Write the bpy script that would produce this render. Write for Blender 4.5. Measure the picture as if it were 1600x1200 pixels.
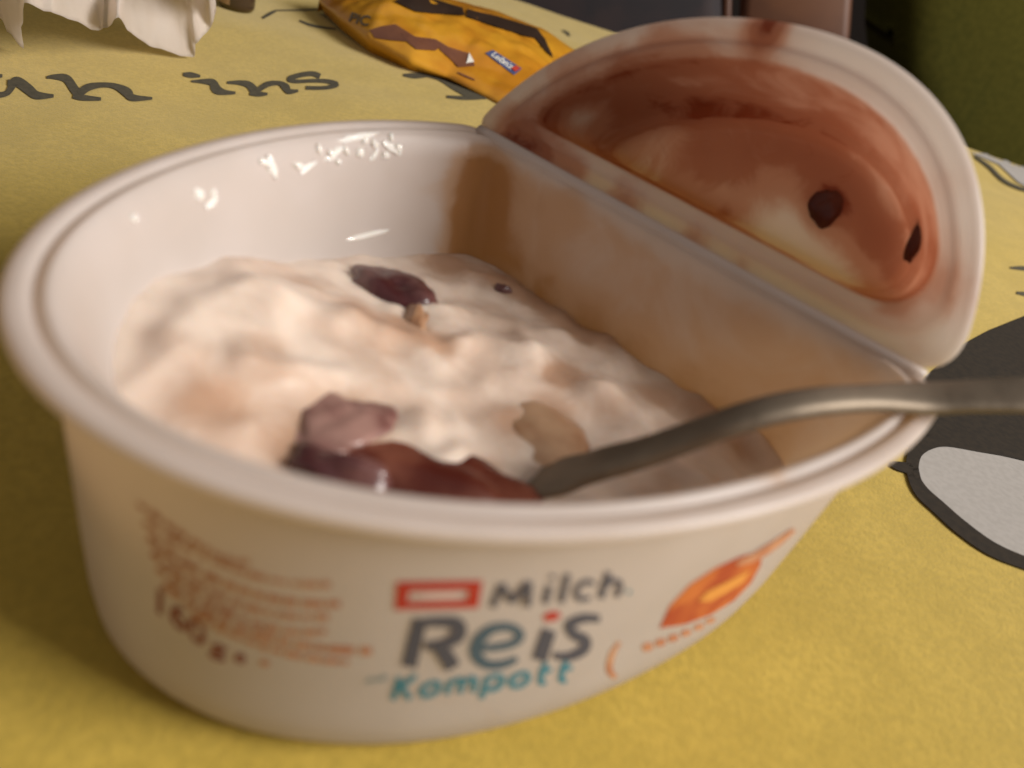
import bpy, bmesh, math, random
import numpy as np
from mathutils import Vector, Matrix, noise
from mathutils.bvhtree import BVHTree

# ------------------------------------------------------------------ set-up
for o in list(bpy.data.objects): bpy.data.objects.remove(o)
SC = bpy.context.scene
COL = SC.collection
S = 0.057                      # one modelling unit = 5.7 cm
random.seed(7); RNG = np.random.default_rng(7)

# ------------------------------------------------------------------ camera
CAM = np.array([-0.08991, -1.83095, 1.58793])
YAW, PIT, ROL, FPX = 0.03114, 0.57566, 0.32393, 1264.80823

def cam_axes():
    sa, ca, sb, cb = math.sin(YAW), math.cos(YAW), math.sin(PIT), math.cos(PIT)
    f = np.array([sa*cb, ca*cb, -sb]); r0 = np.array([ca, -sa, 0]); u0 = np.cross(r0, f)
    c, s = math.cos(ROL), math.sin(ROL)
    return c*r0 + s*u0, -s*r0 + c*u0, f
CR, CU, CF = cam_axes()
cd = bpy.data.cameras.new('camera'); cam = bpy.data.objects.new('camera', cd); COL.objects.link(cam)
cd.sensor_width = 36; cd.lens = FPX/1600*36; cd.clip_start = .01; cd.clip_end = 60
cam.matrix_world = Matrix([[CR[i], CU[i], -CF[i], CAM[i]*S] for i in range(3)] + [[0, 0, 0, 1]])
cd.dof.use_dof = True; cd.dof.focus_distance = 3.7*S; cd.dof.aperture_fstop = 15
SC.camera = cam

# ------------------------------------------------------------------ light and exposure
w = bpy.data.worlds.new('World'); SC.world = w; w.use_nodes = True
bg = w.node_tree.nodes['Background']
bg.inputs[0].default_value = (1.0, .90, .82, 1); bg.inputs[1].default_value = .25
SC.view_settings.view_transform = 'Standard'; SC.view_settings.look = 'None'
SC.view_settings.exposure = 0.0; SC.view_settings.gamma = 1

def area(name, pos, target, sx, sy, power, colour):
    l = bpy.data.lights.new(name, 'AREA'); l.shape = 'RECTANGLE'; l.size = sx*S; l.size_y = sy*S
    l.energy = power; l.color = colour
    o = bpy.data.objects.new(name, l); COL.objects.link(o)
    o.location = Vector(pos)*S
    o.rotation_euler = (Vector(target)-Vector(pos)).to_track_quat('-Z', 'Y').to_euler()
    return o
area('window_light', (20, -1.9, 12.6), (0, 0, .4), 11, 9.5, 30, (1, .945, .89))

# ------------------------------------------------------------------ helpers: rays
def ray(px, py):
    d = CF + CR*(px-800)/FPX - CU*(py-600)/FPX
    return Vector(CAM), Vector(d).normalized()
def un(px, py, z=0.0):
    o, d = ray(px, py); return o + d*((z-o.z)/d.z)
def on_y(px, py, Y):
    o, d = ray(px, py); return o + d*((Y-o.y)/d.y)
def hit(bvh, px, py):
    o, d = ray(px, py); l, n, i, dist = bvh.ray_cast(o, d)
    if l is None: return None, None
    if n.dot(d) > 0: n = -n
    return l, n

# ------------------------------------------------------------------ helpers: objects
def origin_of(o):
    while o.parent: o = o.parent
    return Vector(o.location)/S
def obj(name, bm, mat, parent=None, smooth=True, recalc=True):
    if recalc: bmesh.ops.recalc_face_normals(bm, faces=bm.faces)
    L = origin_of(parent) if parent else Vector()
    for v in bm.verts: v.co = (v.co - L)*S
    me = bpy.data.meshes.new(name); bm.to_mesh(me); bm.free()
    if smooth:
        for p in me.polygons: p.use_smooth = True
    me.materials.append(mat)
    o = bpy.data.objects.new(name, me); COL.objects.link(o)
    if parent: o.parent = parent
    return o
def tag(o, label, cat, group=None, kind=None):
    if label: o['label'] = label
    if cat: o['category'] = cat
    if group: o['group'] = group
    if kind: o['kind'] = kind
    return o
def thing(name, label, cat, loc, group=None):
    o = bpy.data.objects.new(name, None); COL.objects.link(o); o.empty_display_size = .01
    o.location = Vector(loc)*S
    return tag(o, label, cat, group)
def grid_bm(P, wrap=False):
    bm = bmesh.new(); R = len(P); N = len(P[0])
    V = [[bm.verts.new(p) for p in row] for row in P]
    for i in range(R-1):
        for j in range(N if wrap else N-1):
            k = (j+1) % N
            bm.faces.new((V[i][j], V[i][k], V[i+1][k], V[i+1][j]))
    return bm, V
def fbm(p, s, seed=0, oct=3):
    return noise.fractal(Vector((p[0]*s+seed*7.3, p[1]*s-seed*3.1, p[2]*s+seed)), 1.0, 2.0, oct)

# ------------------------------------------------------------------ helpers: materials
def mat(name, colour, rough=.5, spec=.5, sss=0, sssr=(1, .6, .35), sss_scale=.1, trans=0, trans_col=None,
        stain=None, mottle=None, bump=None, coat=0, fine=None):
    """stain = (attribute, colour, noise scale, lo, hi); mottle = (colour, scale, amount); bump = (scale, strength)"""
    m = bpy.data.materials.new(name); m.use_nodes = True; nt = m.node_tree; N = nt.nodes; Lk = nt.links
    b = N['Principled BSDF']; out = N['Material Output']
    b.inputs['Roughness'].default_value = rough
    b.inputs['Specular IOR Level'].default_value = spec
    b.inputs['Coat Weight'].default_value = coat; b.inputs['Coat Roughness'].default_value = .08
    tc = N.new('ShaderNodeTexCoord'); mp = N.new('ShaderNodeMapping'); mp.inputs['Scale'].default_value = (1/S,)*3
    Lk.new(tc.outputs['Object'], mp.inputs[0])
    def nz(scale, detail=4, rgh=.55, dist=0):
        n = N.new('ShaderNodeTexNoise'); n.inputs['Scale'].default_value = scale
        n.inputs['Detail'].default_value = detail; n.inputs['Roughness'].default_value = rgh; n.inputs['Distortion'].default_value = dist
        Lk.new(mp.outputs[0], n.inputs['Vector']); return n
    def mix(fac, a, c2):
        x = N.new('ShaderNodeMix'); x.data_type = 'RGBA'
        if hasattr(fac, 'is_linked'): Lk.new(fac, x.inputs[0])
        else: x.inputs[0].default_value = fac
        if hasattr(a, 'is_linked'): Lk.new(a, x.inputs[6])
        else: x.inputs[6].default_value = (*a, 1)
        if hasattr(c2, 'is_linked'): Lk.new(c2, x.inputs[7])
        else: x.inputs[7].default_value = (*c2, 1)
        return x.outputs[2]
    def ramp(sock, lo, hi, tmax=1):
        r = N.new('ShaderNodeMapRange'); r.inputs[1].default_value = lo; r.inputs[2].default_value = hi
        r.inputs[4].default_value = tmax; r.interpolation_type = 'SMOOTHSTEP'; Lk.new(sock, r.inputs[0]); return r.outputs[0]
    c = colour
    if mottle:
        c = mix(ramp(nz(mottle[1]).outputs['Fac'], .38, .64, mottle[2]), c, mottle[0])
    if fine:
        c = mix(ramp(nz(fine[1], 2).outputs['Fac'], .3, .7, fine[2]), c, fine[0])
    if stain:
        for (att, scol, sc, lo, hi) in (stain if isinstance(stain, list) else [stain]):
            a = N.new('ShaderNodeAttribute'); a.attribute_name = att
            ma = N.new('ShaderNodeMath'); ma.operation = 'MULTIPLY_ADD'
            ma.inputs[1].default_value = .9; Lk.new(nz(sc, 7, .62, 1.1).outputs['Fac'], ma.inputs[0])
            Lk.new(a.outputs['Fac'], ma.inputs[2])
            sb = N.new('ShaderNodeMath'); sb.operation = 'SUBTRACT'; sb.inputs[1].default_value = .45; Lk.new(ma.outputs[0], sb.inputs[0])
            c = mix(ramp(sb.outputs[0], lo, hi), c, scol)
    if hasattr(c, 'is_linked'): Lk.new(c, b.inputs['Base Color'])
    else: b.inputs['Base Color'].default_value = (*c, 1)
    if sss:
        b.inputs['Subsurface Weight'].default_value = sss
        b.inputs['Subsurface Radius'].default_value = sssr
        b.inputs['Subsurface Scale'].default_value = sss_scale*S
    if bump:
        bp = N.new('ShaderNodeBump'); bp.inputs['Strength'].default_value = bump[1]; bp.inputs['Distance'].default_value = .02*S
        Lk.new(nz(bump[0], 3).outputs['Fac'], bp.inputs['Height']); Lk.new(bp.outputs[0], b.inputs['Normal'])
    if trans:
        t = N.new('ShaderNodeBsdfTranslucent'); ms = N.new('ShaderNodeMixShader'); ms.inputs[0].default_value = trans
        if trans_col: t.inputs[0].default_value = (*trans_col, 1)
        elif hasattr(c, 'is_linked'): Lk.new(c, t.inputs[0])
        else: t.inputs[0].default_value = (*c, 1)
        Lk.new(b.outputs[0], ms.inputs[1]); Lk.new(t.outputs[0], ms.inputs[2]); Lk.new(ms.outputs[0], out.inputs[0])
    return m

PLASTIC = dict(rough=.32, spec=.45)
M_tub = mat('white_plastic', (.82, .765, .74), trans=.5, trans_col=(.74, .58, .40), stain=[('stain', (.66, .46, .33), 4.0, .06, .55), ('stain', (.40, .18, .07), 5.0, .50, .95)], fine=((.70, .64, .59), 5, .35), **PLASTIC)
M_comp = mat('smeared_plastic', (.82, .76, .72), trans=.68, rough=.3, spec=.45,
             stain=[('stain', (.66, .44, .34), 3.2, .08, .42), ('stain', (.52, .275, .185), 4.5, .42, .66), ('stain', (.32, .10, .05), 6.5, .78, 1.0)])
M_pud = mat('rice_pudding', (.74, .61, .51), rough=.27, spec=.5, sss=.35, sss_scale=.06, mottle=((.57, .42, .325), 4.5, .8),
            stain=('stain', (.46, .29, .195), 7.0, .10, .95), bump=(22, .12))
M_milk = mat('milk', (.82, .78, .72), rough=.08, spec=.6, sss=.2, sss_scale=.04)
M_fruit_dark = mat('plum_skin', (.05, .010, .011), rough=.33, spec=.6, mottle=((.19, .085, .075), 6, .75), coat=.08)
M_fruit_red = mat('plum_flesh', (.085, .014, .008), rough=.33, spec=.5, mottle=((.24, .085, .05), 5, .75), coat=.08)
M_fruit_milky = mat('milky_plum', (.10, .026, .024), rough=.3, spec=.5, mottle=((.34, .20, .165), 6, .85))
M_fruit_amber = mat('amber_fruit', (.44, .28, .17), rough=.28, spec=.5, sss=.25, sss_scale=.06, mottle=((.25, .11, .05), 5, .8))
M_cream = mat('cream_lump', (.74, .63, .48), rough=.15, spec=.6, sss=.4, sss_scale=.06, mottle=((.62, .47, .32), 6, .5))
M_steel = mat('room_tinted_steel', (.24, .195, .145), rough=.6, mottle=((.16, .125, .09), 6, .6), bump=(40, .08))  # brown base colour holds the dark warm room mirrored in the steel
M_steel.node_tree.nodes['Principled BSDF'].inputs['Metallic'].default_value = .7
M_cloth = mat('yellow_cloth', (.49, .345, .055), rough=.9, spec=.1, mottle=((.42, .295, .042), 3.5, .8), fine=((.37, .265, .038), 38, .7), bump=(95, .22))
for m_ in (M_cloth,):
    b_ = m_.node_tree.nodes['Principled BSDF']; b_.inputs['Sheen Weight'].default_value = .28; b_.inputs['Sheen Roughness'].default_value = .55; b_.inputs['Sheen Tint'].default_value = (1, .93, .78, 1)
M_ink = mat('dark_print', (.075, .068, .05), rough=.9, spec=.1, fine=((.12, .105, .07), 38, .6))
M_black = mat('black_print_and_patch', (.03, .025, .02), rough=.9, spec=.1, fine=((.045, .035, .025), 30, .6))
M_whitep = mat('white_print', (.38, .355, .33), rough=.9, spec=.1, fine=((.32, .30, .275), 38, .6))
M_txt = mat('charcoal_label_ink', (.085, .082, .095), rough=.8, spec=.1)
M_teal = mat('teal_label_ink', (.06, .20, .25), rough=.8, spec=.1)
M_slate = mat('slate_label_ink', (.075, .11, .135), rough=.8, spec=.1)
M_umber = mat('umber_label_ink', (.24, .075, .04), rough=.8, spec=.1)
M_red = mat('red_label_ink', (.42, .045, .025), rough=.8, spec=.1)
M_rust = mat('rust_label_ink', (.40, .17, .09), rough=.8, spec=.1, fine=((.55, .32, .18), 14, .6))
M_pink = mat('pale_label_ink', (.66, .50, .44), rough=.8, spec=.1)
M_orange = mat('orange_label_ink', (.50, .15, .04), rough=.7, spec=.1, mottle=((.34, .06, .025), 9, .9))
M_yel = mat('amber_label_ink', (.62, .27, .06), rough=.7, spec=.1)
M_wrap = mat('orange_foil', (.56, .27, .02), rough=.24, spec=.5, mottle=((.42, .15, .01), 2.2, .7))
M_wbrown = mat('brown_foil_print', (.13, .05, .028), rough=.35, mottle=((.19, .075, .035), 5, .6))
M_wdark = mat('dark_foil_print', (.035, .02, .013), rough=.35)
M_wblue = mat('blue_foil_print', (.07, .09, .20), rough=.35)
M_wtext = mat('white_foil_print', (.70, .68, .62), rough=.35)
M_wgrey = mat('grey_foil_print', (.12, .09, .05), rough=.35)
M_tissue = mat('white_tissue', (.88, .83, .79), rough=.95, spec=.05, trans=.55, bump=(30, .2), mottle=((.84, .78, .73), 6, .4))
M_glassbrown = mat('dark_brown_glass', (.035, .018, .012), rough=.08, spec=.8, coat=.4)
M_tan = mat('tan_see_through', (.36, .22, .10), rough=.5)
M_navy = mat('dark_upholstery', (.018, .015, .018), rough=.85, mottle=((.035, .022, .022), 1.2, .8))
M_wood = mat('brown_wood', (.12, .045, .018), rough=.5, mottle=((.07, .025, .012), .9, .8))
M_green = mat('olive_upholstery', (.055, .050, .008), rough=.95, spec=.1, mottle=((.045, .045, .008), .8, .7), fine=((.08, .07, .012), 9, .6))
M_room = mat('dark_room', (.03, .022, .018), rough=.9)
M_tabletop = mat('table_wood', (.18, .10, .05), rough=.5)

# ------------------------------------------------------------------ oval of the tub
H, LIP = 0.78609, 0.0218
CA, CD = 0.97028, 0.41116
Q, PHI = 1.17271, 0.81219
F4 = (-0.02066, -0.02729, -0.00062, -0.00606)
THETA = 1.2945
cph, sph = math.cos(PHI), math.sin(PHI)
def ell(x, y):
    X = x*cph+y*sph; Y = -x*sph+y*cph; t = math.atan2(Y, X)
    k = 1+F4[0]*math.cos(3*t)+F4[1]*math.sin(3*t)+F4[2]*math.cos(4*t)+F4[3]*math.sin(4*t)
    X *= Q*k; Y *= k/Q
    return np.array([X*cph-Y*sph, X*sph+Y*cph])
def rho(p):
    X = (p[..., 0]*cph+p[..., 1]*sph)/Q; Y = (-p[..., 0]*sph+p[..., 1]*cph)*Q
    t = np.arctan2(Y, X)
    k = 1+F4[0]*np.cos(3*t)+F4[1]*np.sin(3*t)+F4[2]*np.cos(4*t)+F4[3]*np.sin(4*t)
    return np.hypot(X, Y)/k
hf = math.acos(CD)
E0 = ell(math.cos(CA-hf), math.sin(CA-hf)); E1 = ell(math.cos(CA+hf), math.sin(CA+hf))
TT = (E1-E0)/np.linalg.norm(E1-E0); NN = np.array([TT[1], -TT[0]]); OFF = float(E0@NN)
def region(pts, o, c, k, side):
    r = rho(pts)+1e-9
    a = (1-1/r)*np.linalg.norm(pts, axis=-1) + o
    b = side*(pts@NN-OFF) + c
    k = k*np.interp(pts@TT, [-.5, .5], [1.0, .4])
    h = np.clip(k-np.abs(a-b), 0, None)/k
    return np.maximum(a, b)+k*.25*h*h
def ring(o, c, k, side, cen, ang):
    D = np.stack([np.cos(ang), np.sin(ang)], -1); lo = np.zeros(len(ang)); hi = np.full(len(ang), 3.0)
    for _ in range(40):
        mid = (lo+hi)/2; v = region(cen+D*mid[:, None], o, c, k, side) > 0
        hi = np.where(v, mid, hi); lo = np.where(v, lo, mid)
    return cen+D*lo[:, None]
def dense_angles(cen, n, extra):
    base = list(np.linspace(0, 2*math.pi, n, endpoint=False))
    for e in extra:
        a = math.atan2(e[1]-cen[1], e[0]-cen[0]); base += [a+d for d in np.linspace(-.16, .16, 28)]
    return np.unique(np.round(np.mod(base, 2*math.pi), 4))
def fold(x, y, z, a=THETA):
    s = x*NN[0]+y*NN[1]-OFF; k = x*TT[0]+y*TT[1]; w_ = z-H
    s2 = s*math.cos(a)-w_*math.sin(a); w2 = s*math.sin(a)+w_*math.cos(a)
    return (NN[0]*(OFF+s2)+TT[0]*k, NN[1]*(OFF+s2)+TT[1]*k, H+w2)
def lerp_levels(L, maxstep=.035):
    out = [L[0]]
    for a, b in zip(L, L[1:]):
        n = max(1, int(max(abs(b[0]-a[0]), abs(b[2]-a[2]))/maxstep))
        for i in range(1, n+1): out.append(tuple(a[j]+(b[j]-a[j])*i/n for j in range(4)))
    return out
def loft(levels, side, cen, ang, inner_rings=0, end_fan=True, tf=None):
    rows = []
    first = ring(levels[0][0], levels[0][1], levels[0][3], side, cen, ang)
    for i in range(inner_rings):
        f = (i+.3)/inner_rings; rows.append([(cen[0]+(p[0]-cen[0])*f, cen[1]+(p[1]-cen[1])*f, levels[0][2]) for p in first])
    for (o, c, z, k) in levels:
        rows.append([(p[0], p[1], z) for p in ring(o, c, k, side, cen, ang)])
    if tf: rows = [[tf(*p) for p in r] for r in rows]
    bm, V = grid_bm(rows, True)
    bm.faces.new(V[0]); 
    if end_fan: bm.faces.new(V[-1])
    return bm, V
CEN_M = np.array([-.15, -.22]); CEN_C = NN*(OFF+.31)+TT*.0
ANG_M = dense_angles(CEN_M, 240, (E0, E1)); ANG_C = dense_angles(CEN_C, 220, (E0, E1))

def bvh_of(bm):
    bm.normal_update(); return BVHTree.FromBMesh(bm)
def paint(bm, spots, name='stain', base=None, clean=()):
    clean = set(clean)
    """stains: (centre, radius, strength) in space, stored per vertex"""
    lay = bm.verts.layers.float.new(name)
    for v in bm.verts:
        s = 0
        if v in clean: v[lay] = 0; continue
        for (c, r, a) in spots:
            d2 = (v.co-c).length_squared/(r*r)
            if d2 < 9: s += a*math.exp(-d2)
        v[lay] = max(0, min(1.15, s+(base(v.co) if base else 0)))

# ------------------------------------------------------------------ table and cloth
def cloth_z(x, y):
    far = min(1, max(0, (math.hypot(x, y)-1.3)/1.5))
    z = .008*fbm((x, y, 0), 1.1, 3, 2)*min(1, max(.0, (math.hypot(x, y)-.95)/.5))
    z += far*(.035*fbm((x*.5, y*1.2, 0), .55, 5, 2) + .02*math.sin(1.9*y-.55*x+1.2*fbm((x, y, 0), .4, 9, 1))*max(0, min(1, (-x-.2))))
    return z - .006
EDGE_Y = 8.75
def cloth_point(x, y):
    if y <= EDGE_Y: return (x, y, cloth_z(x, y))
    d = y-EDGE_Y; r = .25
    if d < r*1.57:
        a = d/r; return (x, EDGE_Y+r*math.sin(a), cloth_z(x, EDGE_Y)-r+r*math.cos(a))
    wob = .12*math.sin(2.2*x+.6*math.sin(x))
    return (x, EDGE_Y+r+wob*min(1, (d-.39)), cloth_z(x, EDGE_Y)-r-(d-r*1.57))
xs = np.concatenate([np.linspace(-11, -4, 25)[:-1], np.linspace(-4, 4, 130)[:-1], np.linspace(4, 13, 30)])
ys = np.concatenate([np.linspace(-7, -1.6, 16)[:-1], np.linspace(-1.6, 6, 120)[:-1], np.linspace(6, 12, 60)])
table = thing('dining_table', 'dining table hidden under the yellow printed tablecloth', 'table', (1, 1, -13.2))
def box(c, sz, bevel=.05, seg=2):
    bm = bmesh.new(); bmesh.ops.create_cube(bm, size=1)
    for v in bm.verts: v.co = Vector((v.co.x*sz[0]+c[0], v.co.y*sz[1]+c[1], v.co.z*sz[2]+c[2]))
    if bevel: bmesh.ops.bevel(bm, geom=bm.edges[:], offset=bevel, segments=seg, affect='EDGES', profile=.5)
    return bm
obj('table_top', box((1, .9, -.33), (23.6, 15.5, .5)), M_tabletop, table, smooth=False)
for lx in (-10, 12):
    for ly in (-6, 7.8):
        obj('leg', box((lx, ly, -6.9), (.9, .9, 12.6)), M_tabletop, table, smooth=False)
cloth = thing('tablecloth', 'yellow fabric tablecloth printed with dark lettering and white ovals under the tub', 'tablecloth', (0, 0, 0))
bm, _ = grid_bm([[cloth_point(x, y) for x in xs] for y in ys])
CLOTH = bvh_of(bm)
obj('cloth', bm, M_cloth, cloth)

def decal(name, polys, bvh, m, parent, lift, maxlen=.06, fallback_z=None):
    """flat print: outline polygons given as seen points, cast onto the real surface, cut fine enough to follow it"""
    bm = bmesh.new()
    for poly in polys:
        vs = [bm.verts.new((x, y, 0)) for x, y in poly]
        bm.faces.new(vs)
    bmesh.ops.triangulate(bm, faces=bm.faces[:])
    drop(bm, bvh, lift, maxlen, fallback_z)
    return obj(name, bm, m, parent, recalc=False)
def drop(bm, bvh, lift, maxlen, fallback_z=None):
    px_len = maxlen
    for _ in range(4):
        long = [e for e in bm.edges if e.calc_length() > px_len]
        if not long: break
        bmesh.ops.subdivide_edges(bm, edges=long, cuts=1, use_grid_fill=False)
        bmesh.ops.triangulate(bm, faces=bm.faces[:])
    dead = []
    for v in bm.verts:
        l, n = hit(bvh, v.co.x, v.co.y)
        if l is None:
            if fallback_z is None: dead.append(v); continue
            l = un(v.co.x, v.co.y, fallback_z); n = Vector((0, 0, 1))
        v.co = l+n*lift
    if dead: bmesh.ops.delete(bm, geom=dead, context='VERTS')
    bm.normal_update()
    for f in bm.faces:
        if f.normal.dot(Vector(CAM)-f.calc_center_median()) < 0: f.normal_flip()
def brush(name, strokes, bvh, m, parent, lift, maxlen=10):
    """one printed letter of several brush strokes, each laid a hair above the one before"""
    allb = bmesh.new()
    for i, st in enumerate(strokes):
        bm = bmesh.new()
        for poly in stroke(st): bm.faces.new([bm.verts.new((x, y, 0)) for x, y in poly])
        bmesh.ops.remove_doubles(bm, verts=bm.verts, dist=.01)
        bmesh.ops.triangulate(bm, faces=bm.faces[:])
        drop(bm, bvh, lift+i*.0006, maxlen)
        me = bpy.data.meshes.new('x'); bm.to_mesh(me); bm.free(); allb.from_mesh(me); bpy.data.meshes.remove(me)
    return obj(name, allb, m, parent, recalc=False)
def stroke(pts):
    """brush stroke (x, y, width) -> outline polygon strips"""
    P = np.array(pts, float); n = len(P); t = np.linspace(0, n-1, (n-1)*6+1)
    # catmull-rom
    def cr(i, f):
        p0, p1, p2, p3 = P[max(i-1, 0)], P[i], P[min(i+1, n-1)], P[min(i+2, n-1)]
        return .5*((2*p1)+(-p0+p2)*f+(2*p0-5*p1+4*p2-p3)*f*f+(-p0+3*p1-3*p2+p3)*f**3)
    C = np.array([cr(min(int(a), n-2), a-min(int(a), n-2)) for a in t])
    d = np.gradient(C[:, :2], axis=0); d /= np.linalg.norm(d, axis=1)[:, None]+1e-9
    nr = np.stack([-d[:, 1], d[:, 0]], 1)*np.abs(C[:, 2:3])/2
    L = C[:, :2]+nr; R = C[:, :2]-nr
    return [[tuple(L[i]), tuple(L[i+1]), tuple(R[i+1]), tuple(R[i])] for i in range(len(C)-1)]

# hand-lettered line on the cloth: ... uh ins B..., stroke by stroke
for strokes in (
    [[(-62, 128, 4), (-45, 124, 13), (-25, 142, 14), (-5, 149, 10), (12, 146, 9), (22, 130, 14), (30, 130, 16), (44, 140, 16), (58, 150, 13), (84, 151, 5)], [(-30, 118, 5), (-18, 119, 10), (4, 120, 5)], [(30, 131, 8), (12, 130, 9)]],
    [[(73, 122, 4), (86, 121, 8), (104, 124, 13), (116, 140, 14), (124, 150, 14)], [(114, 152, 6), (130, 154, 9), (158, 156, 5)], [(124, 148, 12), (138, 138, 12), (160, 134, 8), (180, 136, 9), (198, 145, 15), (208, 154, 11), (238, 155, 4)]],
    [[(286, 117, 5), (298, 118, 9), (313, 120, 4)]],
    [[(299, 128, 3), (316, 128, 7), (332, 130, 12), (338, 140, 15), (350, 145, 9), (368, 146, 4)]],
    [[(355, 130, 4), (372, 130, 7), (388, 133, 11), (398, 143, 14), (404, 147, 9)], [(390, 148, 4), (404, 148, 8), (418, 148, 4)], [(402, 143, 8), (418, 133, 9), (436, 131, 7), (446, 137, 12), (452, 144, 9), (466, 143, 4)]],
    [[(500, 120, 9), (488, 116, 8), (470, 118, 8), (452, 124, 8), (462, 128, 6), (490, 127, 6), (512, 128, 7), (526, 133, 8), (508, 138, 6), (478, 138, 6)]],
    [[(630, 118, 4), (648, 119, 9), (665, 118, 8)], [(662, 117, 6), (688, 122, 11), (712, 136, 13), (736, 149, 11), (760, 153, 6)], [(698, 152, 4), (724, 154, 6), (750, 154, 5)]],
):
    brush('printed_letter', strokes, CLOTH, M_ink, cloth, .004)
for s in ([(410, 29, 4), (422, 22, 5), (432, 17, 3)], [(432, 17, 2), (480, 16, 2.5), (506, 14, 2)], [(468, 33, 3), (490, 41, 4), (525, 46, 2)], [(878, 48, 2), (886, 52, 5), (890, 57, 3)],
          [(1578, 419, 3), (1600, 420, 7), (1640, 424, 6)], [(1588, 458, 4), (1612, 462, 8), (1650, 470, 6)]):
    decal('printed_line', stroke(s), CLOTH, M_ink, cloth, .004, maxlen=9)
# white oval print with its black outline, and the dark patch beside it
def oval(cx, cy, a, b, rot, n=48):
    c, s = math.cos(rot), math.sin(rot); out = []
    for i in range(n):
        t = 2*math.pi*i/n; x, y = a*math.cos(t), b*math.sin(t); out.append((cx+x*c-y*s, cy+x*s+y*c))
    return out
OV = [(1428, 752), (1424, 730), (1430, 708), (1450, 694), (1480, 691), (1530, 700), (1590, 712), (1660, 735), (1720, 790), (1735, 850), (1700, 890), (1640, 893), (1590, 878), (1545, 858), (1500, 826), (1465, 795), (1440, 772)]
decal('white_oval', [OV], CLOTH, M_whitep, cloth, .004, maxlen=40)
ovp = OV+OV[:2]
wid = [19, 20, 22, 22, 18, 16, 15, 14, 14, 14, 14, 18, 20, 22, 23, 22, 21, 19, 19, 20]
decal('oval_outline', stroke([(x, y, wid[i]) for i, (x, y) in enumerate(ovp)]), CLOTH, M_black, cloth, .008, maxlen=14)
decal('oval_tick', stroke([(1392, 727, 8), (1406, 731, 15), (1428, 736, 16)]), CLOTH, M_black, cloth, .008, maxlen=14)
decal('dark_patch', [[(1380, 640), (1436, 598), (1500, 540), (1545, 516), (1600, 494), (1720, 450), (1780, 560), (1780, 800), (1690, 735), (1590, 704), (1530, 692), (1482, 684), (1448, 688), (1420, 700), (1385, 690)]], CLOTH, M_black, cloth, .002, maxlen=40)  # flat near-black area laid on the cloth around the spoon
decal('white_patch', [[(1516, 240), (1560, 258), (1590, 286), (1625, 306), (1700, 315), (1700, 250), (1600, 246)]], CLOTH, M_whitep, cloth, .012, maxlen=7)
decal('patch_outline', stroke([(1522, 246, 3), (1545, 262, 5), (1568, 284, 5), (1600, 298, 5), (1640, 306, 4)]), CLOTH, M_ink, cloth, .016, maxlen=7)

# ------------------------------------------------------------------ the tub
tub = thing('dessert_tub', 'white oval plastic dessert tub opened on the yellow cloth, its small side compartment snapped upright', 'tub', (0, 0, 0))
LV = [(.40, .17, .05, .16), (.36, .15, .07, .15), (.33, .13, .11, .15), (.118, .05, H-.075, .15), (.104, .043, H-.04, .15), (.088, .034, H-.018, .15), (.078, .030, H-.006, .15), (.070, .026, H-.002, .15),
      (.063, .023, H-.003, .15), (.056, .021, H-.012, .15), (.050, .019, H-.014, .15), (.044, .017, H-.012, .15), (.038, .014, H-.001, .15), (.030, .010, H+.002, .15), (.013, .004, H+.002, .15), (.004, .001, H-.002, .15), (0, 0, H-.008, .15),
      (0, 0, H-LIP+.004, .15), (.003, .002, H-LIP, .15), (.010, .005, H-LIP-.001, .15), (.045, .014, H-LIP, .15), (.064, .02, H-LIP-.003, .15), (.070, .018, H-LIP-.03, .09),
      (.086, .019, .50, .06), (.103, .020, .28, .05), (.116, .021, .13, .05), (.127, .024, .06, .05), (.146, .036, .022, .06), (.175, .06, .006, .08), (.215, .10, .004, .1)]
LV2 = []
for li, (a, b) in enumerate(zip(LV, LV[1:])):
    if li == 17: RIM_M = len(LV2)+3
    n = max(1, int(abs(b[2]-a[2])/.045)); LV2 += [tuple(a[j]+(b[j]-a[j])*i/n for j in range(4)) for i in range(n)]
LV2.append(LV[-1])
bm, V = loft(LV2, 1, CEN_M, ANG_M, inner_rings=3)
BODY = bvh_of(bm)
def spot(bvh, px, py, r, a):
    l, n = hit(bvh, px, py)
    return None if l is None else (l, r, a)
body_spots = [s for s in [spot(BODY, *q) for q in (
    (765, 268, .09, .6), (745, 310, .10, .65), (735, 360, .10, .65), (770, 330, .10, .3), (715, 400, .07, .5), (790, 410, .09, .5), (850, 465, .09, .5), (920, 515, .09, .5), (990, 560, .09, .5), (1060, 605, .09, .45), (1120, 645, .09, .45), (1190, 700, .09, .5), (1210, 740, .05, .35), (850, 330, .12, .15), (900, 300, .07, .25))] if s]
def film_and_shade(co):  # residue film on the divider wall, its shade tinted in as well
    s = co.x*NN[0]+co.y*NN[1]-OFF
    return .36*math.exp(-((s+.05)/.10)**2)*min(1, max(0, (H-.01-co.z)/.05)) if s < -.005 else 0
paint(bm, body_spots, base=film_and_shade, clean=[v for r in V[RIM_M:] for v in r])
obj('cup_body', bm, M_tub, tub)

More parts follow.
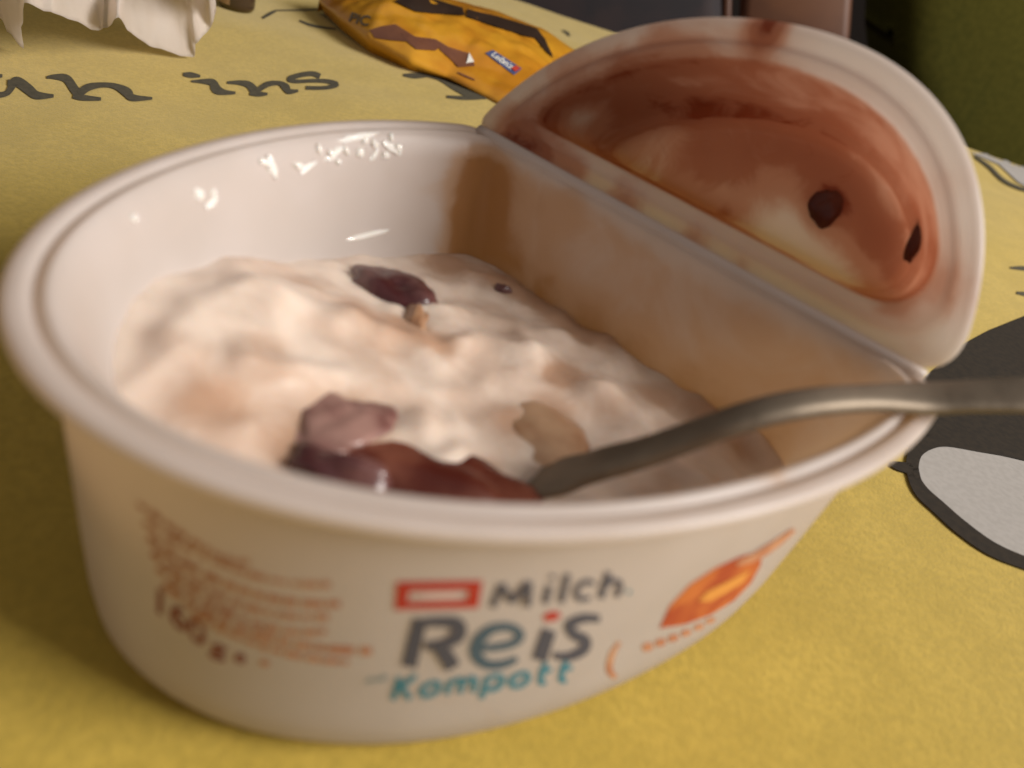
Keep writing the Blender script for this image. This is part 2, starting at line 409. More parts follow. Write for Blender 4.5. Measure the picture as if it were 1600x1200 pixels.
# side compartment: same oval, other side of the hinge, folded up
LC = [(.235, .12, H-.43, .24), (.215, .105, H-.425, .23), (.20, .095, H-.405, .22), (.194, .09, H-.375, .22), (.188, .088, H-.36, .22), (.172, .085, H-.352, .22), (.164, .085, H-.335, .22),
      (.106, .094, H-.06, .22), (.098, .095, H-.02, .22), (.090, .092, H-.004, .22), (.080, .082, H, .20), (.070, .06, H+.001, .18), (.064, .05, H-.010, .17), (.056, .04, H-.013, .16), (.047, .03, H-.009, .15),
      (.036, .014, H+.002, .15), (.022, .006, H+.004, .15), (.006, .002, H-.004, .15), (0, 0, H-.012, .15), (0, .002, H-.022, .15), (.008, .006, H-.024, .15),
      (.05, .05, H-.026, .15), (.072, .064, H-.035, .2), (.085, .072, H-.10, .21), (.14, .064, H-.36, .21), (.17, .075, H-.43, .21), (.21, .10, H-.455, .23), (.26, .14, H-.46, .24)]
LC2 = []
for li, (a, b) in enumerate(zip(LC, LC[1:])):
    if li == 19: RIM_C = len(LC2)+14
    n = max(1, int(max(abs(b[2]-a[2]), abs(a[0]-b[0]))/.04)); LC2 += [tuple(a[j]+(b[j]-a[j])*i/n for j in range(4)) for i in range(n)]
LC2.append(LC[-1])
bm, V = loft(LC2, -1, CEN_C, ANG_C, inner_rings=14, tf=fold)
COMP = bvh_of(bm)
comp_spots = [s for s in [spot(COMP, *q) for q in (
    (850, 175, .09, .35), (900, 130, .09, .35), (960, 100, .09, .4), (1030, 88, .09, .4), (1100, 85, .09, .3), (1180, 90, .09, .1), (1450, 440, .08, .35), (1400, 475, .05, .4),
    (1010, 160, .12, .25), (1100, 180, .13, .35), (1200, 190, .13, .35), (1290, 240, .12, .4), (1140, 270, .09, .3), (1080, 250, .10, .2), (1330, 310, .10, .35), (1370, 370, .09, .4), (1400, 430, .07, .4), (1130, 335, .04, .35), (1290, 325, .06, .45),
    (1190, 52, .06, .6), (1210, 33, .04, .6), (800, 212, .07, .75), (835, 240, .08, .7), (785, 245, .06, .6), (890, 275, .08, .5), (970, 315, .08, .4), (1080, 380, .07, .3), (1150, 420, .06, .25),
    (910, 185, .08, -.3), (930, 250, .08, -.15), (1210, 380, .11, -.35), (1290, 430, .10, -.35))] if s]
def residue(co):
    s = co.x*NN[0]+co.y*NN[1]-OFF; w_ = co.z-H; ct, st = math.cos(THETA), math.sin(THETA)
    w0 = -s*st+w_*ct
    if w0 > -.02: return .0
    if w0 > -.38: return .06+.46*min(1, (-.02-w0)/.04)
    return .30
paint(bm, comp_spots, base=residue, clean=[v for r in V[RIM_C:] for v in r])
hp = [Vector((*(E0*(1-t)+E1*t-NN*.010), H-.004)) for t in np.linspace(.035, .975, 40)]
def tube(pts, r, n=10):
    rows = []
    for i, p in enumerate(pts):
        t = (pts[min(i+1, len(pts)-1)]-pts[max(i-1, 0)]).normalized(); a_ = t.cross(Vector((0, 0, 1))).normalized(); b_ = a_.cross(t)
        rows.append([tuple(p+a_*r*math.cos(q)+b_*r*math.sin(q)) for q in np.linspace(0, 2*math.pi, n, endpoint=False)])
    b, V_ = grid_bm(rows, True); b.faces.new(V_[0]); b.faces.new(V_[-1]); return b
obj('hinge_crease', tube(hp, .021), M_tub, tub)
comp = obj('side_compartment', bm, M_comp, tub)
comp['label'] = 'brown smeared side compartment folded upright'

# ---- label on the outer wall
def text_bm(txt, shear=.25, bold=.02):
    cu = bpy.data.curves.new('t', 'FONT'); cu.body = txt; cu.shear = shear; cu.offset = bold; cu.resolution_u = 5
    o = bpy.data.objects.new('t', cu); COL.objects.link(o)
    dg = bpy.context.evaluated_depsgraph_get(); dg.update()
    me = bpy.data.meshes.new_from_object(o.evaluated_get(dg)); bpy.data.objects.remove(o)
    bm = bmesh.new(); bm.from_mesh(me); bpy.data.meshes.remove(me)
    return bm
def put_text(name, txt, quad, bvh, m, parent, lift=.0015, shear=.0, bold=.02, maxlen=14, part=None):
    """quad: seen positions of the word's (left-bottom, right-bottom, right-top, left-top)"""
    bm = text_bm(txt, shear, bold)
    x0 = min(v.co.x for v in bm.verts); x1 = max(v.co.x for v in bm.verts); y0 = min(v.co.y for v in bm.verts); y1 = max(v.co.y for v in bm.verts)
    a, b, c, d = [np.array(q, float) for q in quad]
    for v in bm.verts:
        uu = (v.co.x-x0)/(x1-x0); vv = (v.co.y-y0)/(y1-y0)
        p = (a*(1-uu)+b*uu)*(1-vv)+(d*(1-uu)+c*uu)*vv; v.co = Vector((p[0], p[1], 0))
    bmesh.ops.triangulate(bm, faces=bm.faces[:])
    drop(bm, bvh, lift, maxlen)
    return obj(name, bm, m, parent, recalc=False)
LB = lambda *a, **k: put_text(a[0], a[1], a[2], BODY, a[3], tub, **k)
W9 = lambda *p: [(x, y, 11) for x, y in p]
for strokes in (
    [W9((769, 948), (776, 930), (783, 912)), W9((784, 911), (791, 926), (799, 939)), W9((799, 939), (812, 924), (826, 908)), W9((826, 907), (825, 928), (823, 946))],
    [W9((851, 942), (855, 926), (859, 914)), [(861, 903, 8), (863, 900, 9), (864, 897, 7)]],
    [W9((876, 941), (881, 918), (887, 896))],
    [[(929, 911, 7), (918, 908, 9), (905, 914, 9), (899, 926, 9), (906, 935, 9), (922, 933, 7)]],
    [W9((938, 934), (944, 913), (951, 893)), [(944, 915, 7), (956, 907, 9), (968, 910, 9), (967, 920, 9), (962, 931, 9)]]):
    brush('printed_letter', strokes, BODY, M_txt, tub, .0015)
for strokes in (
    [[(639, 1041, 24), (647, 1005, 24), (657, 966, 23)], [(655, 972, 14), (690, 970, 17), (714, 974, 22), (716, 990, 23), (696, 1004, 17), (664, 1008, 13)], [(682, 1006, 20), (696, 1022, 24), (708, 1042, 24)]],
    [[(746, 1012, 11), (778, 1010, 13), (804, 1003, 13), (812, 990, 15), (796, 979, 14), (768, 982, 16), (748, 1000, 20), (744, 1022, 20), (760, 1037, 16), (786, 1037, 14), (808, 1028, 10)]],
    [[(858, 983, 23), (850, 1006, 24), (842, 1031, 24)]],
    [[(937, 966, 12), (912, 965, 15), (890, 975, 17), (896, 990, 17), (914, 1000, 18), (910, 1015, 17), (888, 1025, 15), (864, 1023, 10)]]):
    brush('printed_letter', strokes, BODY, M_slate if strokes[0][0][0] == 746 else M_txt, tub, .0015)
decal('letter_dot', [oval(862, 962, 14, 7.5, -.25)], BODY, M_red, tub, .0015, maxlen=14)
decal('letter_dot', [oval(982, 924, 4, 3, 0)], BODY, M_teal, tub, .0015, maxlen=14)
def kp(u0, st): return [[(612+1.07*(u0+u)+.28*v, 1093-.112*(u0+u)-v, w_) for u, v, w_ in p] for p in st]
O_ = [[(17, 22, 7), (5, 17, 9), (1, 9, 9), (8, 1, 8), (20, 3, 8), (26, 12, 9), (22, 20, 8), (14, 22, 7)]]
T_L = [[(4, 34, 9), (3, 16, 9), (4, 4, 9), (13, 1, 7)], [(-3, 22, 6), (6, 22, 8), (16, 22, 6)]]
for u0, st in ((0, [[(2, 0, 9), (2, 18, 9), (2, 36, 9)], [(26, 36, 8), (14, 25, 9), (5, 17, 9)], [(9, 20, 9), (18, 9, 9), (28, 0, 9)]]), (40, O_),
               (78, [[(2, 0, 9), (2, 12, 9), (2, 22, 9)], [(3, 16, 6), (12, 22, 8), (20, 19, 9), (21, 0, 9)], [(22, 16, 6), (31, 22, 8), (39, 19, 9), (40, 0, 9)]]),
               (132, [[(2, -13, 9), (2, 5, 9), (2, 22, 9)], [(3, 17, 7), (14, 22, 8), (25, 17, 9), (24, 6, 9), (14, 0, 8), (3, 4, 7)]]), (170, O_), (212, T_L), (242, T_L)):
    brush('printed_letter', kp(u0, st), BODY, M_teal, tub, .0015)
LB('printed_word', 'mit', [(570, 1068), (606, 1062), (608, 1052), (574, 1057)], M_teal, bold=.0, shear=.15)
fr = [(620, 908), (754, 906), (747, 949), (617, 952)]; fi = [(640, 923), (733, 921), (729, 936), (637, 939)]
decal('logo_frame', [[fr[i], fr[(i+1) % 4], fi[(i+1) % 4], fi[i]] for i in range(4)], BODY, M_red, tub, .0015, maxlen=14)
decal('logo_field', [oval(686, 930, 34, 4, -.02)], BODY, M_pink, tub, .0015, maxlen=14)
# fruit picture, ring mark and small printing on the right
FRU = [(1030, 981), (1046, 946), (1078, 912), (1118, 886), (1158, 868), (1190, 860), (1188, 882), (1173, 910), (1146, 938), (1110, 960), (1070, 975)]
decal('fruit_picture', [FRU], BODY, M_orange, tub, .0015, maxlen=14)
decal('fruit_highlight', [[(1090, 938), (1105, 922), (1140, 905), (1170, 890), (1160, 908), (1135, 924), (1108, 938)]], BODY, M_yel, tub, .003, maxlen=14)
decal('printed_line', stroke([(1150, 880, 5), (1180, 868, 13), (1212, 848, 12), (1240, 826, 6)]), BODY, M_rust, tub, .003, maxlen=14)
decal('printed_arc', stroke([(968, 1002, 5), (956, 1022, 9), (952, 1046, 10), (962, 1058, 8)]), BODY, M_rust, tub, .0015, maxlen=14)
for k, (x, y) in enumerate(((1012, 1010), (1032, 1003), (1052, 996), (1072, 988), (1092, 979), (1110, 969))):
    decal('printed_line', stroke([(x-8, y+3, 9-k), (x, y, 14-k), (x+7, y-3, 9-k)]), BODY, M_rust, tub, .0015, maxlen=14)
# block of small print on the left: lines of word-length bars
rows = [((216, 786), (330, 862), (390, 876)), ((225, 815), (380, 893), (520, 912)), ((232, 838), (380, 922), (540, 942)), ((238, 862), (380, 945), (520, 962)), ((246, 886), (390, 970), (510, 985)), ((256, 912), (400, 990), (580, 1016)), ((300, 958), (420, 1012), (545, 1034))]
rr = random.Random(4)
for ri, (a, b, c) in enumerate(rows):
    A, B, Cc = map(np.array, (a, b, c))
    bz = lambda t: A*(1-t)**2 + (2*B-.5*A-.5*Cc)*2*t*(1-t) + Cc*t*t
    t = 0
    while t < .97:
        l = rr.uniform(.03, .11); p = [bz(t), bz(min(1, t+l/2)), bz(min(1, t+l))]
        wd = rr.choice((8, 10, 11, 12)) if ri not in (2, 5) else 13
        decal('printed_line', stroke([(q[0], q[1], wd*rr.uniform(.75, 1)) for q in p]), BODY, M_rust, tub, .0015, maxlen=16)
        t += l+rr.uniform(.012, .03)
for tx, quad in (('160', [(246, 956), (320, 1014), (324, 980), (247, 916)]), ('g', [(326, 1026), (352, 1036), (356, 1012), (330, 1000)]), ('e', [(366, 1034), (384, 1037), (385, 1022), (367, 1018)])):
    LB('printed_word', tx, quad, M_umber, bold=.02)
decal('letter_dot', [oval(414, 1035, 8, 5, .2)], BODY, M_rust, tub, .0015, maxlen=14)

# ------------------------------------------------------------------ rice pudding
lumps = []
def lump_px(px, py, z, a, b, rot, amp): 
    p = un(px, py, z); lumps.append((p.x, p.y, a, b, rot, amp))
for q in ((750, 500, .52, .10, .07, .4, .045), (970, 585, .52, .06, .11, .5, .06), (650, 635, .52, .20, .07, -.6, .045), (755, 545, .5, .09, .08, .2, .03), (470, 520, .5, .10, .08, .2, .03), (330, 540, .52, .12, .10, .9, .035),
          (830, 540, .5, .07, .06, 0, .035), (700, 480, .5, .06, .05, 0, .03), (560, 590, .52, .07, .05, .3, .03), (400, 700, .54, .12, .07, -.4, .035), (880, 500, .5, .06, .05, .8, .03), (250, 600, .55, .1, .08, 1, .03), (700, 700, .52, .08, .06, .1, .03)):
    lump_px(*q)
for i in range(150):
    lumps.append((RNG.uniform(-1.1, .8), RNG.uniform(-1.0, .7), RNG.uniform(.05, .10), RNG.uniform(.04, .065), RNG.uniform(0, 3.1), RNG.uniform(.002, .012)))
for i in range(750):
    lumps.append((RNG.uniform(-1.1, .9), RNG.uniform(-1.0, .8), RNG.uniform(.050, .072), RNG.uniform(.024, .032), RNG.uniform(0, 3.1), RNG.uniform(.003, .014)))
LA = np.array(lumps); LA[:14, 5] *= .6; LA[:, 5] *= .72; LA[:, 2:4] *= 1.12
def pud_z(x, y):
    z = .418 + .16*math.exp(-((x+.85)**2+(y+.38)**2)/.28) + +.03*math.exp(-((x+.35)**2+(y+.45)**2)/.3) + .012*math.exp(-((x-.15)**2+(y+.1)**2)/.06)
    dx = x-LA[:, 0]; dy = y-LA[:, 1]; c, s = np.cos(LA[:, 4]), np.sin(LA[:, 4])
    e = ((dx*c+dy*s)/LA[:, 2])**2+((-dx*s+dy*c)/LA[:, 3])**2
    z += float((LA[:, 5]*np.exp(-e)).sum())
    z += .010*fbm((x, y, 0), 3, 2, 2)
    return z
def wall_in(z):
    t = (z-.11)/(H-.075-.11); return .33+(.118-.33)*t, .13+(.05-.13)*t
ze = np.full(len(ANG_M), .46)
for _ in range(4):                       # the pudding meets the sloping wall at its own height
    oo, cc = wall_in(ze); edge = ring(oo-.006, cc-.005, .15, 1, CEN_M, ANG_M)
    ze = np.array([pud_z(*p) for p in edge])
rows = []
for i in range(78):
    f = ((i+.4)/77.4)
    rows.append([(CEN_M[0]+(p[0]-CEN_M[0])*f, CEN_M[1]+(p[1]-CEN_M[1])*f) for p in edge])
R3 = []
for i, r in enumerate(rows):
    f = (i+.4)/77.4
    row = []
    for (x, y) in r:
        z = pud_z(x, y)
        row.append((x, y, z))
    R3.append(row)
bm, V = grid_bm(R3, True); bm.faces.new(V[0])
PUD = bvh_of(bm)
pud_spots = [s for s in [spot(PUD, *q) for q in (
    (700, 410, .07, .8), (790, 440, .06, .9), (860, 480, .07, .8), (930, 520, .08, .9), (1010, 560, .08, .9), (1060, 600, .08, .9), (960, 500, .06, .6), (1120, 640, .07, .7), (560, 480, .05, .7), (640, 510, .05, .9), (690, 540, .045, .6), (600, 540, .05, .4), (890, 580, .05, .7), (870, 590, .03, .8), (800, 660, .05, .7), (860, 640, .06, .6),
    (400, 570, .05, .15), (420, 540, .04, .2), (480, 440, .06, .45), (380, 470, .1, .2), (300, 560, .12, .06), (450, 600, .1, .15), (300, 630, .05, .25), (520, 690, .08, .6), (480, 720, .05, .6), (960, 640, .05, .5), (1020, 620, .06, .6), (1150, 700, .06, .5), (760, 730, .05, .5), (350, 640, .06, .4), (560, 650, .06, .5))] if s]
pud_spots = [(c_, r_*1.45, a_*1.3) for c_, r_, a_ in pud_spots]
paint(bm, pud_spots)
tag(obj('rice_pudding', bm, M_pud), 'creamy lumpy rice pudding streaked with brown compote inside the white tub', 'pudding')

def blob(name, label, cat, px, py, axes, rot, m, sink=.3, seed=1, rough=.12, bvh=None, group=None, lift=0, pts=None):
    l, n = hit(bvh or PUD, px, py)
    zq = n.to_track_quat('Z', 'Y') if bvh else Vector((0, 0, 1)).to_track_quat('Z', 'Y')
    bm = bmesh.new(); bmesh.ops.create_icosphere(bm, subdivisions=4, radius=1)
    R = zq.to_matrix() @ Matrix.Rotation(rot, 3, 'Z')
    for v in bm.verts:
        p = v.co.copy(); k = 1+rough*fbm(p, 1.1, seed, 2)+rough*.25*fbm(p, 3, seed+5, 2)
        p *= k
        if pts: p = pts(p)
        p = Vector((p.x*axes[0], p.y*axes[1], p.z*axes[2]))
        v.co = l+R@p-(R@Vector((0, 0, 1)))*axes[2]*(sink)
    return tag(obj(name, bm, m), label, cat, group)
wedge = lambda p: Vector((p.x, p.y*(1-.45*p.x), p.z*(1-.3*p.x)))
blob('plum_piece', 'glossy dark purple plum piece in the pudding nearest the far wall', 'fruit', 612, 455, (.135, .10, .06), -.3, M_fruit_dark, .3, 3, .35)
blob('plum_piece', 'small brown plum shred hanging below the dark piece at the far side', 'fruit', 650, 500, (.035, .08, .03), .2, M_fruit_amber, .25, 5, .3)
blob('plum_piece', 'purple plum piece half veiled with milk in the middle of the pudding', 'fruit', 528, 655, (.085, .125, .035), -.45, M_fruit_milky, .5, 8, .4)
blob('plum_piece', 'large flat dark red plum slice beside the front rim', 'fruit', 618, 730, (.28, .13, .05), -.10, M_fruit_red, .35, 11, .3, pts=wedge)
blob('plum_piece', 'blackish plum skin lying on the red slice by the front rim', 'fruit', 525, 744, (.11, .05, .05), .05, M_fruit_dark, .0, 14, .3)
blob('plum_piece', 'thin red plum shred close to the spoon bowl', 'fruit', 765, 765, (.085, .022, .02), -.25, M_fruit_red, .2, 15, .3)
blob('plum_piece', 'tiny dark plum shred lying along the milky streak near the partition', 'fruit', 785, 452, (.03, .018, .02), .2, M_fruit_dark, .2, 16, .3)
blob('compote_lump', 'translucent amber compote lump above the spoon bowl', 'fruit', 850, 676, (.13, .15, .045), .3, M_fruit_amber, .62, 20, .15)

M_clump = mat('compote_clump', (.085, .022, .014), rough=.45, spec=.4, mottle=((.14, .05, .03), 8, .6))
# residue in the folded compartment
blob('compote_clump', 'dark compote clump stuck to the floor of the folded compartment', 'compote', 1290, 325, (.05, .055, .025), .3, M_clump, .2, 31, .2, bvh=COMP)
blob('compote_clump', 'long dark compote drip on the right wall of the folded compartment', 'compote', 1432, 375, (.022, .07, .018), .15, M_clump, .2, 32, .2, bvh=COMP)
# drops on the inner far wall
for i, (x, y, a, b) in enumerate(((310, 303, .020, .018), (332, 301, .014, .012), (413, 254, .012, .030), (421, 264, .014, .014), (466, 259, .028, .012), (517, 240, .016, .016), (528, 253, .012, .012), (562, 238, .018, .02), (585, 225, .018, .016), (602, 243, .022, .014), (622, 232, .016, .02), (498, 234, .02, .012), (540, 236, .018, .012), (208, 341, .014, .012), (570, 220, .02, .012), (610, 215, .018, .012))):
    blob('milk_drop', 'small glossy milk drop on the far inner wall close under the rim' if x > 490 else ('milk drop far left on the inner wall, away from the other drops' if x < 250 else 'milk drop in the sparse left part of the row on the inner wall'), 'milk drop', x, y, (a*.75, b*.75, .010), i*.7, M_milk, .0, 40+i, .3, bvh=BODY, group='milk drops close under the far rim' if x > 490 else ('milk drop at the far left' if x < 250 else 'milk drops in the left part of the row'))

for i, (x, y, a, b, r_) in enumerate(((560, 214, .075, .008, .1), (520, 243, .035, .010, .5), (612, 232, .030, .011, -.4), (426, 262, .011, .028, .2), (585, 240, .024, .008, .8), (330, 318, .022, .008, .2), (480, 262, .030, .009, .3))):  # smears shaped after the highlight band and glints under the rim
    blob('milk_smear_glint', 'uneven glossy milk smear forming a highlight below the far rim of the tub', 'milk smear', x, y, (a, b, .005), r_, M_milk, .0, 80+i, .6, bvh=BODY, group='milk smears on the inner wall')
blob('milk_streak_glint', 'thin glossy milk streak forming a highlight low on the far inner wall just above the pudding', 'milk streak', 574, 367, (.085, .009, .008), .05, M_milk, .0, 61, .2, bvh=BODY)  # milk edge shaped as a thin bright highlight
# ------------------------------------------------------------------ spoon
spoon = thing('teaspoon', 'dull brown steel teaspoon resting on the tub rim with its bowl in the pudding', 'spoon', tuple(un(1440, 618, .82)))
path = [(1700, 617, .93, .060, .016), (1600, 617, .895, .056, .016), (1520, 619, .86, .050, .017), (1440, 622, .825, .046, .018), (1360, 622, .82, .044, .019), (1290, 626, .82, .042, .020), (1220, 637, .80, .041, .021), (1150, 656, .755, .042, .022), (1080, 681, .69, .044, .022), (1010, 706, .625, .047, .021), (950, 722, .575, .054, .020), (905, 736, .53, .062, .018), (865, 748, .49, .074, .014), (825, 760, .44, .085, .012)]
path = [(a, b, c, d*(1.1 if a > 1400 else .86), e*1.0) for a, b, c, d, e in path]
pts = [Vector(un(a, b, c)) for a, b, c, _, _ in path]
def tube_flat(pts, wd, th, up=Vector((0, 0, 1)), n=14):
    rows = []
    for i, p in enumerate(pts):
        t = (pts[min(i+1, len(pts)-1)]-pts[max(i-1, 0)]).normalized(); s = t.cross(up).normalized(); nrm = s.cross(t)
        rows.append([tuple(p+s*(wd[i]*math.copysign(abs(math.cos(a))**.7, math.cos(a)))+nrm*(th[i]*math.copysign(abs(math.sin(a))**.7, math.sin(a)))) for a in np.linspace(0, 2*math.pi, n, endpoint=False)])
    bm, V = grid_bm(rows, True); bm.faces.new(V[0]); bm.faces.new(V[-1]); return bm
def resample(P, W, T_, k=5):
    n = len(P); A = np.array([list(p)+[w_, t_] for p, w_, t_ in zip(P, W, T_)]); out = []
    for i in range(n-1):
        p0, p1, p2, p3 = A[max(i-1, 0)], A[i], A[i+1], A[min(i+2, n-1)]
        for f in np.linspace(0, 1, k, endpoint=False):
            out.append(.5*((2*p1)+(-p0+p2)*f+(2*p0-5*p1+4*p2-p3)*f*f+(-p0+3*p1-3*p2+p3)*f**3))
    out.append(A[-1]); return [Vector(o[:3]) for o in out], [o[3] for o in out], [o[4] for o in out]
pp, ww, th_ = resample(pts, [q[3] for q in path], [q[4] for q in path])
# the handle runs on out of the frame
dirn = (pp[0]-pp[4]).normalized()
ext = [pp[0]+dirn*d for d in (1.15, 1.1, .95, .6, .3)]
pp = ext+pp; ww = [.05, .085, .095, .085, .072]+ww; th_ = [.010, .014, .015, .015, .015]+th_
obj('handle', tube_flat(pp, ww, th_), M_steel, spoon)
# bowl: egg shaped dish dug into the pudding
bdir = (pts[-1]-pts[-3]).normalized(); bdir = Vector((bdir.x, bdir.y, bdir.z*.6)).normalized(); bs = bdir.cross(Vector((0, 0, 1))).normalized(); bn = bs.cross(bdir)
rows = []
for side, zo in ((1, 0), (-1, -.014)):
    for r in (np.linspace(.04, 1, 9) if side == 1 else np.linspace(1, .04, 9)):
        rw = []
        for a in np.linspace(0, 2*math.pi, 40, endpoint=False):
            cx = math.cos(a); wv = .155*math.sin(a)*(1-.16*cx)
            dpt = -.06*(1-r**2)+zo-.05
            rw.append(tuple(pts[-1]+bdir*(.13+.235*r*cx)+bs*(r*wv)+bn*(dpt)))
        rows.append(rw)
bm, V = grid_bm(rows, True); bm.faces.new(V[0]); bm.faces.new(V[-1])
obj('bowl', bm, M_steel, spoon)

# ------------------------------------------------------------------ orange snack wrapper
wrp = thing('snack_wrapper', 'orange foil biscuit wrapper with brown zigzag print lying behind the tub', 'wrapper', tuple(un(700, 100)))
near = [(498, 3, .08), (530, 27, .11), (575, 60, .12), (640, 97, .09), (700, 121, .05), (760, 153, .02), (830, 190, .02)]
far = [(505, 1, .07), (560, -4, .15), (620, -6, .24), (690, -2, .29), (780, 20, .30), (850, 46, .28), (930, 100, .16)]
def rs(P, n):
    P = np.array([list(un(*p)) for p in P]); t = np.linspace(0, len(P)-1, n); i = np.minimum(t.astype(int), len(P)-2); f = (t-i)[:, None]
    return P[i]*(1-f)+P[i+1]*f
NE, FA = rs(near, 70), rs(far, 70)
rows = []
for v in np.linspace(0, 1, 40):
    row = []
    for j in range(70):
        p = NE[j]*(1-v)+FA[j]*v; uu = j/69
        bul = .13*math.sin(math.pi*v)**.7*math.sin(math.pi*min(1, uu*1.05+.02))**.6
        cr = .050*abs(fbm((p[0], p[1]*1.4, 0), 1.7, 4, 3))+.020*abs(fbm((p[0]*1.5, p[1], 0), 4.5, 6, 3))
        row.append((p[0], p[1], max(.004, p[2]+bul+cr*math.sin(math.pi*v)**.5)))
    rows.append(row)
top = [list(r) for r in rows]
rows.append([(x, y+.05, max(.004, z*.5)) for x, y, z in top[-1]]); rows.append([(x, y+.02, .004) for x, y, z in top[-1]])
rows.insert(0, [(x, y+.06, max(.003, z*.4)) for x, y, z in top[0]]); rows.insert(0, [(x, y+.10, .003) for x, y, z in top[0]])
bm, _ = grid_bm(rows)
ends = [[r[0] for r in rows], [r[-1] for r in rows]]
for e in ends:
    vs = [bm.verts.new(p) for p in e]
    lo = [bm.verts.new((p[0], p[1], .002)) for p in e]
    for i in range(len(e)-1): bm.faces.new((vs[i], vs[i+1], lo[i+1], lo[i]))
WRAP = bvh_of(bm)
obj('wrapper_foil', bm, M_wrap, wrp)
D = lambda nm, polys, m, lift=.006: decal(nm, polys, WRAP, m, wrp, lift, maxlen=14)
D('printed_band', [[(616, 4), (640, -6), (676, 0), (722, 14), (726, 26), (690, 24), (650, 20)], [(730, 16), (780, 28), (838, 46), (850, 64), (820, 58), (770, 42), (728, 28)], [(838, 46), (850, 62), (864, 92), (852, 82), (836, 62)]], M_wdark, .012)
D('printed_zigzag', [[(578, 48), (596, 42), (618, 39), (634, 52), (640, 66), (612, 64), (586, 60)], [(618, 39), (648, 58), (680, 62), (694, 70), (680, 80), (650, 78), (636, 66)], [(680, 62), (700, 74), (732, 84), (742, 104), (716, 106), (700, 90), (688, 80)]], M_wbrown)
D('printed_fleck', [[(733, 84), (740, 98), (728, 101)]], M_wtext, .010)
D('printed_badge', [[(758, 84), (770, 79), (815, 108), (803, 118)]], M_wblue)
put_text('printed_word', 'Leibniz', [(766, 88), (797, 110), (804, 104), (774, 83)], WRAP, M_wtext, wrp, lift=.010, maxlen=14)
D('printed_badge', [[(798, 108), (806, 104), (812, 109), (804, 114)]], M_red, .012)
put_text('printed_word', 'PiC', [(545, 34), (575, 43), (581, 26), (550, 20)], WRAP, M_wgrey, wrp, lift=.006, maxlen=14, bold=.03)
D('printed_line', stroke([(715, 114, 2), (728, 120, 3), (742, 126, 2)]), M_wbrown)

# ------------------------------------------------------------------ crumpled tissue
cols = [(-70, 60, .0, .9), (-30, 48, .05, .9), (4, 34, .12, .9), (22, 58, .05, .8), (41, 80, .0, .75), (38, 40, .2, .7), (40, 8, .38, .7), (80, 20, .36, .7), (120, 36, .26, .75), (152, 50, .14, .8), (168, 46, .16, .8), (186, 30, .30, .75), (204, 52, .14, .75), (232, 72, .05, .8), (262, 82, .02, .85), (302, 91, .0, .85), (312, 66, .10, .8), (330, 46, .16, .75), (338, 18, .28, .7), (334, -10, .42, .7), (300, -45, .6, .8)]
hem = np.array([list(un(a, b, c)) for a, b, c, d in cols])
hubs = np.array([list(un(a*.86+8, -70-.15*a, .55+.25*math.sin(i*2.1))) for i, (a, b, c, d) in enumerate(cols)])
def cr_rows(A, k=7):
    n = len(A); out = []
    for i in range(n-1):
        p0, p1, p2, p3 = A[max(i-1, 0)], A[i], A[i+1], A[min(i+2, n-1)]
        for f in np.linspace(0, 1, k, endpoint=False):
            out.append(.5*((2*p1)+(-p0+p2)*f*.8+(2*p0-5*p1+4*p2-p3)*f*f+(-p0+3*p1-3*p2+p3)*f**3))
    out.append(A[-1]); return np.array(out)
HM, HB = cr_rows(hem), cr_rows(hubs)
def soften(A, n):
    for _ in range(n): A = np.concatenate([A[:1], (A[:-2]+2*A[1:-1]+A[2:])/4, A[-1:]])
    return A
HS = soften(HM, 60); HB = soften(HB, 60)
rows = []
for v in np.linspace(0, 1, 46):
    row = []
    for j in range(len(HM)):
        e = min(1, v/.38); e = e*e*(3-2*e); p = (HM[j]*(1-e)+HS[j]*e)*(1-v)+HB[j]*v
        p = p+np.array([0, 0, .16*math.sin(math.pi*v)])
        a = .05*math.sin(math.pi*min(1, v+.12))
        cz = abs(fbm(p, 1.9, 3, 3)); cz2 = abs(fbm(p, 4.5, 8, 2))
        p = p+np.array([a*.7*fbm(p, 1.6, 12, 2), -a*(1.2*cz), a*(1.3*cz+.3*cz2)])
        row.append((p[0], p[1], max(.006, p[2])))
    rows.append(row)
bm, _ = grid_bm(rows)
bm2 = bmesh.ops.solidify(bm, geom=bm.faces[:], thickness=.006)
tag(obj('paper_tissue', bm, M_tissue), 'crumpled white paper tissue with a drooping corner at the far left of the cloth', 'tissue')

# ------------------------------------------------------------------ small dark bottle behind the tissue
bp = un(369, 14)
bot = thing('small_bottle', 'small dark brown glass bottle standing behind the white tissue', 'bottle', tuple(bp))
def lathe(prof, c, n=40):
    rows = [[(c[0]+r*math.cos(a), c[1]+r*math.sin(a), c[2]+z) for a in np.linspace(0, 2*math.pi, n, endpoint=False)] for r, z in prof]
    bm, V = grid_bm(rows, True); bm.faces.new(V[0]); bm.faces.new(V[-1]); return bm
obj('bottle_glass', lathe([(.075, .004), (.115, .008), (.128, .03), (.13, .06), (.13, .62), (.11, .72), (.06, .80), (.055, .95)], bp), M_glassbrown, bot)
bm = bmesh.new()
rows = [[(bp.x+.1325*math.cos(a), bp.y+.1325*math.sin(a), bp.z+z) for a in np.linspace(3.3, 4.75, 16)] for z in (.045, .3, .5)]
bm, _ = grid_bm(rows); obj('bottle_see_through', bm, M_tan, bot)  # tan sheet painted for the yellow showing through the glass
obj('bottle_cap', lathe([(.068, .88), (.07, .89), (.07, 1.05), (.06, 1.06)], bp), M_wdark, bot)

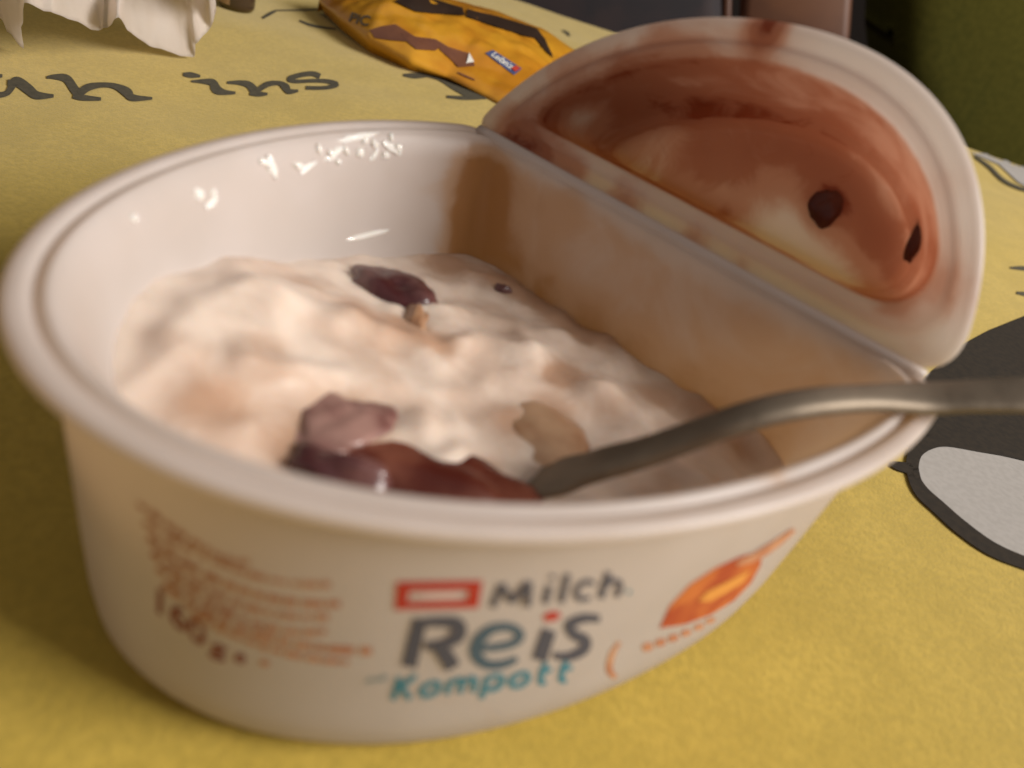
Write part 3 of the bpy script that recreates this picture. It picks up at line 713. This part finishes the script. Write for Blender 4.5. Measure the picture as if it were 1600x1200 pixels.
# ------------------------------------------------------------------ beyond the table: chairs, floor, wall
def slab(px_poly, Y, depth, r=.25):
    P = [on_y(a, b, Y) for a, b in px_poly]; bm = bmesh.new()
    f = bm.faces.new([bm.verts.new(p) for p in P]); ex = bmesh.ops.extrude_face_region(bm, geom=[f])
    for v in ex['geom']:
        if isinstance(v, bmesh.types.BMVert): v.co.y += depth
    bmesh.ops.recalc_face_normals(bm, faces=bm.faces)
    bmesh.ops.bevel(bm, geom=bm.edges[:], offset=r, segments=4, affect='EDGES', profile=.5)
    return bm
t = thing('upholstered_chair', 'dark upholstered chair standing behind the far table edge', 'chair', (-1, 12, -13.2))
obj('backrest', slab([(470, -160), (1126, -160), (1130, 60), (1110, 190), (700, 190), (560, 120)], 11.5, 1.2, .3), M_navy, t)
obj('seat', box((0, 15.2, -6.2), (7.5, 6.5, 1.0), .3), M_navy, t)
for lx in (-3.2, 3.2):
    for ly in (12.6, 17.8): obj('leg', box((lx, ly, -9.9), (.5, .5, 6.4)), M_wood, t)
t = thing('wooden_chair', 'reddish brown wooden chair back behind the folded compartment', 'chair', (5, 13, -13.2))
obj('back_panel', slab([(1166, -120), (1345, -140), (1330, 60), (1310, 180), (1150, 180)], 12.6, .5, .15), M_wood, t)
obj('back_post', slab([(1132, -120), (1146, -120), (1140, 180), (1124, 180)], 12.4, .4, .06), M_wood, t)
obj('seat', box((5, 16.4, -6.4), (6, 6, .6), .15), M_wood, t)
for lx in (2.6, 7.4):
    for ly in (14, 18.8): obj('leg', box((lx, ly, -9.95), (.5, .5, 6.5)), M_wood, t)
t = thing('armchair', 'olive green armchair with a rounded back at the upper right', 'armchair', (13, 17, -13.2))
obj('back_cushion', slab([(1425, -160), (1800, -160), (1800, 330), (1500, 330), (1430, 210), (1400, 120), (1405, 0)], 15, 3.5, .8), M_green, t)
obj('base', box((15, 17.2, -9), (12, 7, 8.2), .6), M_green, t)
bm, _ = grid_bm([[(-60, -40, -13.2), (80, -40, -13.2)], [(-60, 45, -13.2), (80, 45, -13.2)]])
tag(obj('floor', bm, M_room, smooth=False), None, None, kind='structure')
bm, _ = grid_bm([[(-60, 44, -13.3), (80, 44, -13.3)], [(-60, 44, 50), (80, 44, 50)]])
tag(obj('wall', bm, M_room, smooth=False), None, None, kind='structure')

SC.render.engine = 'CYCLES'
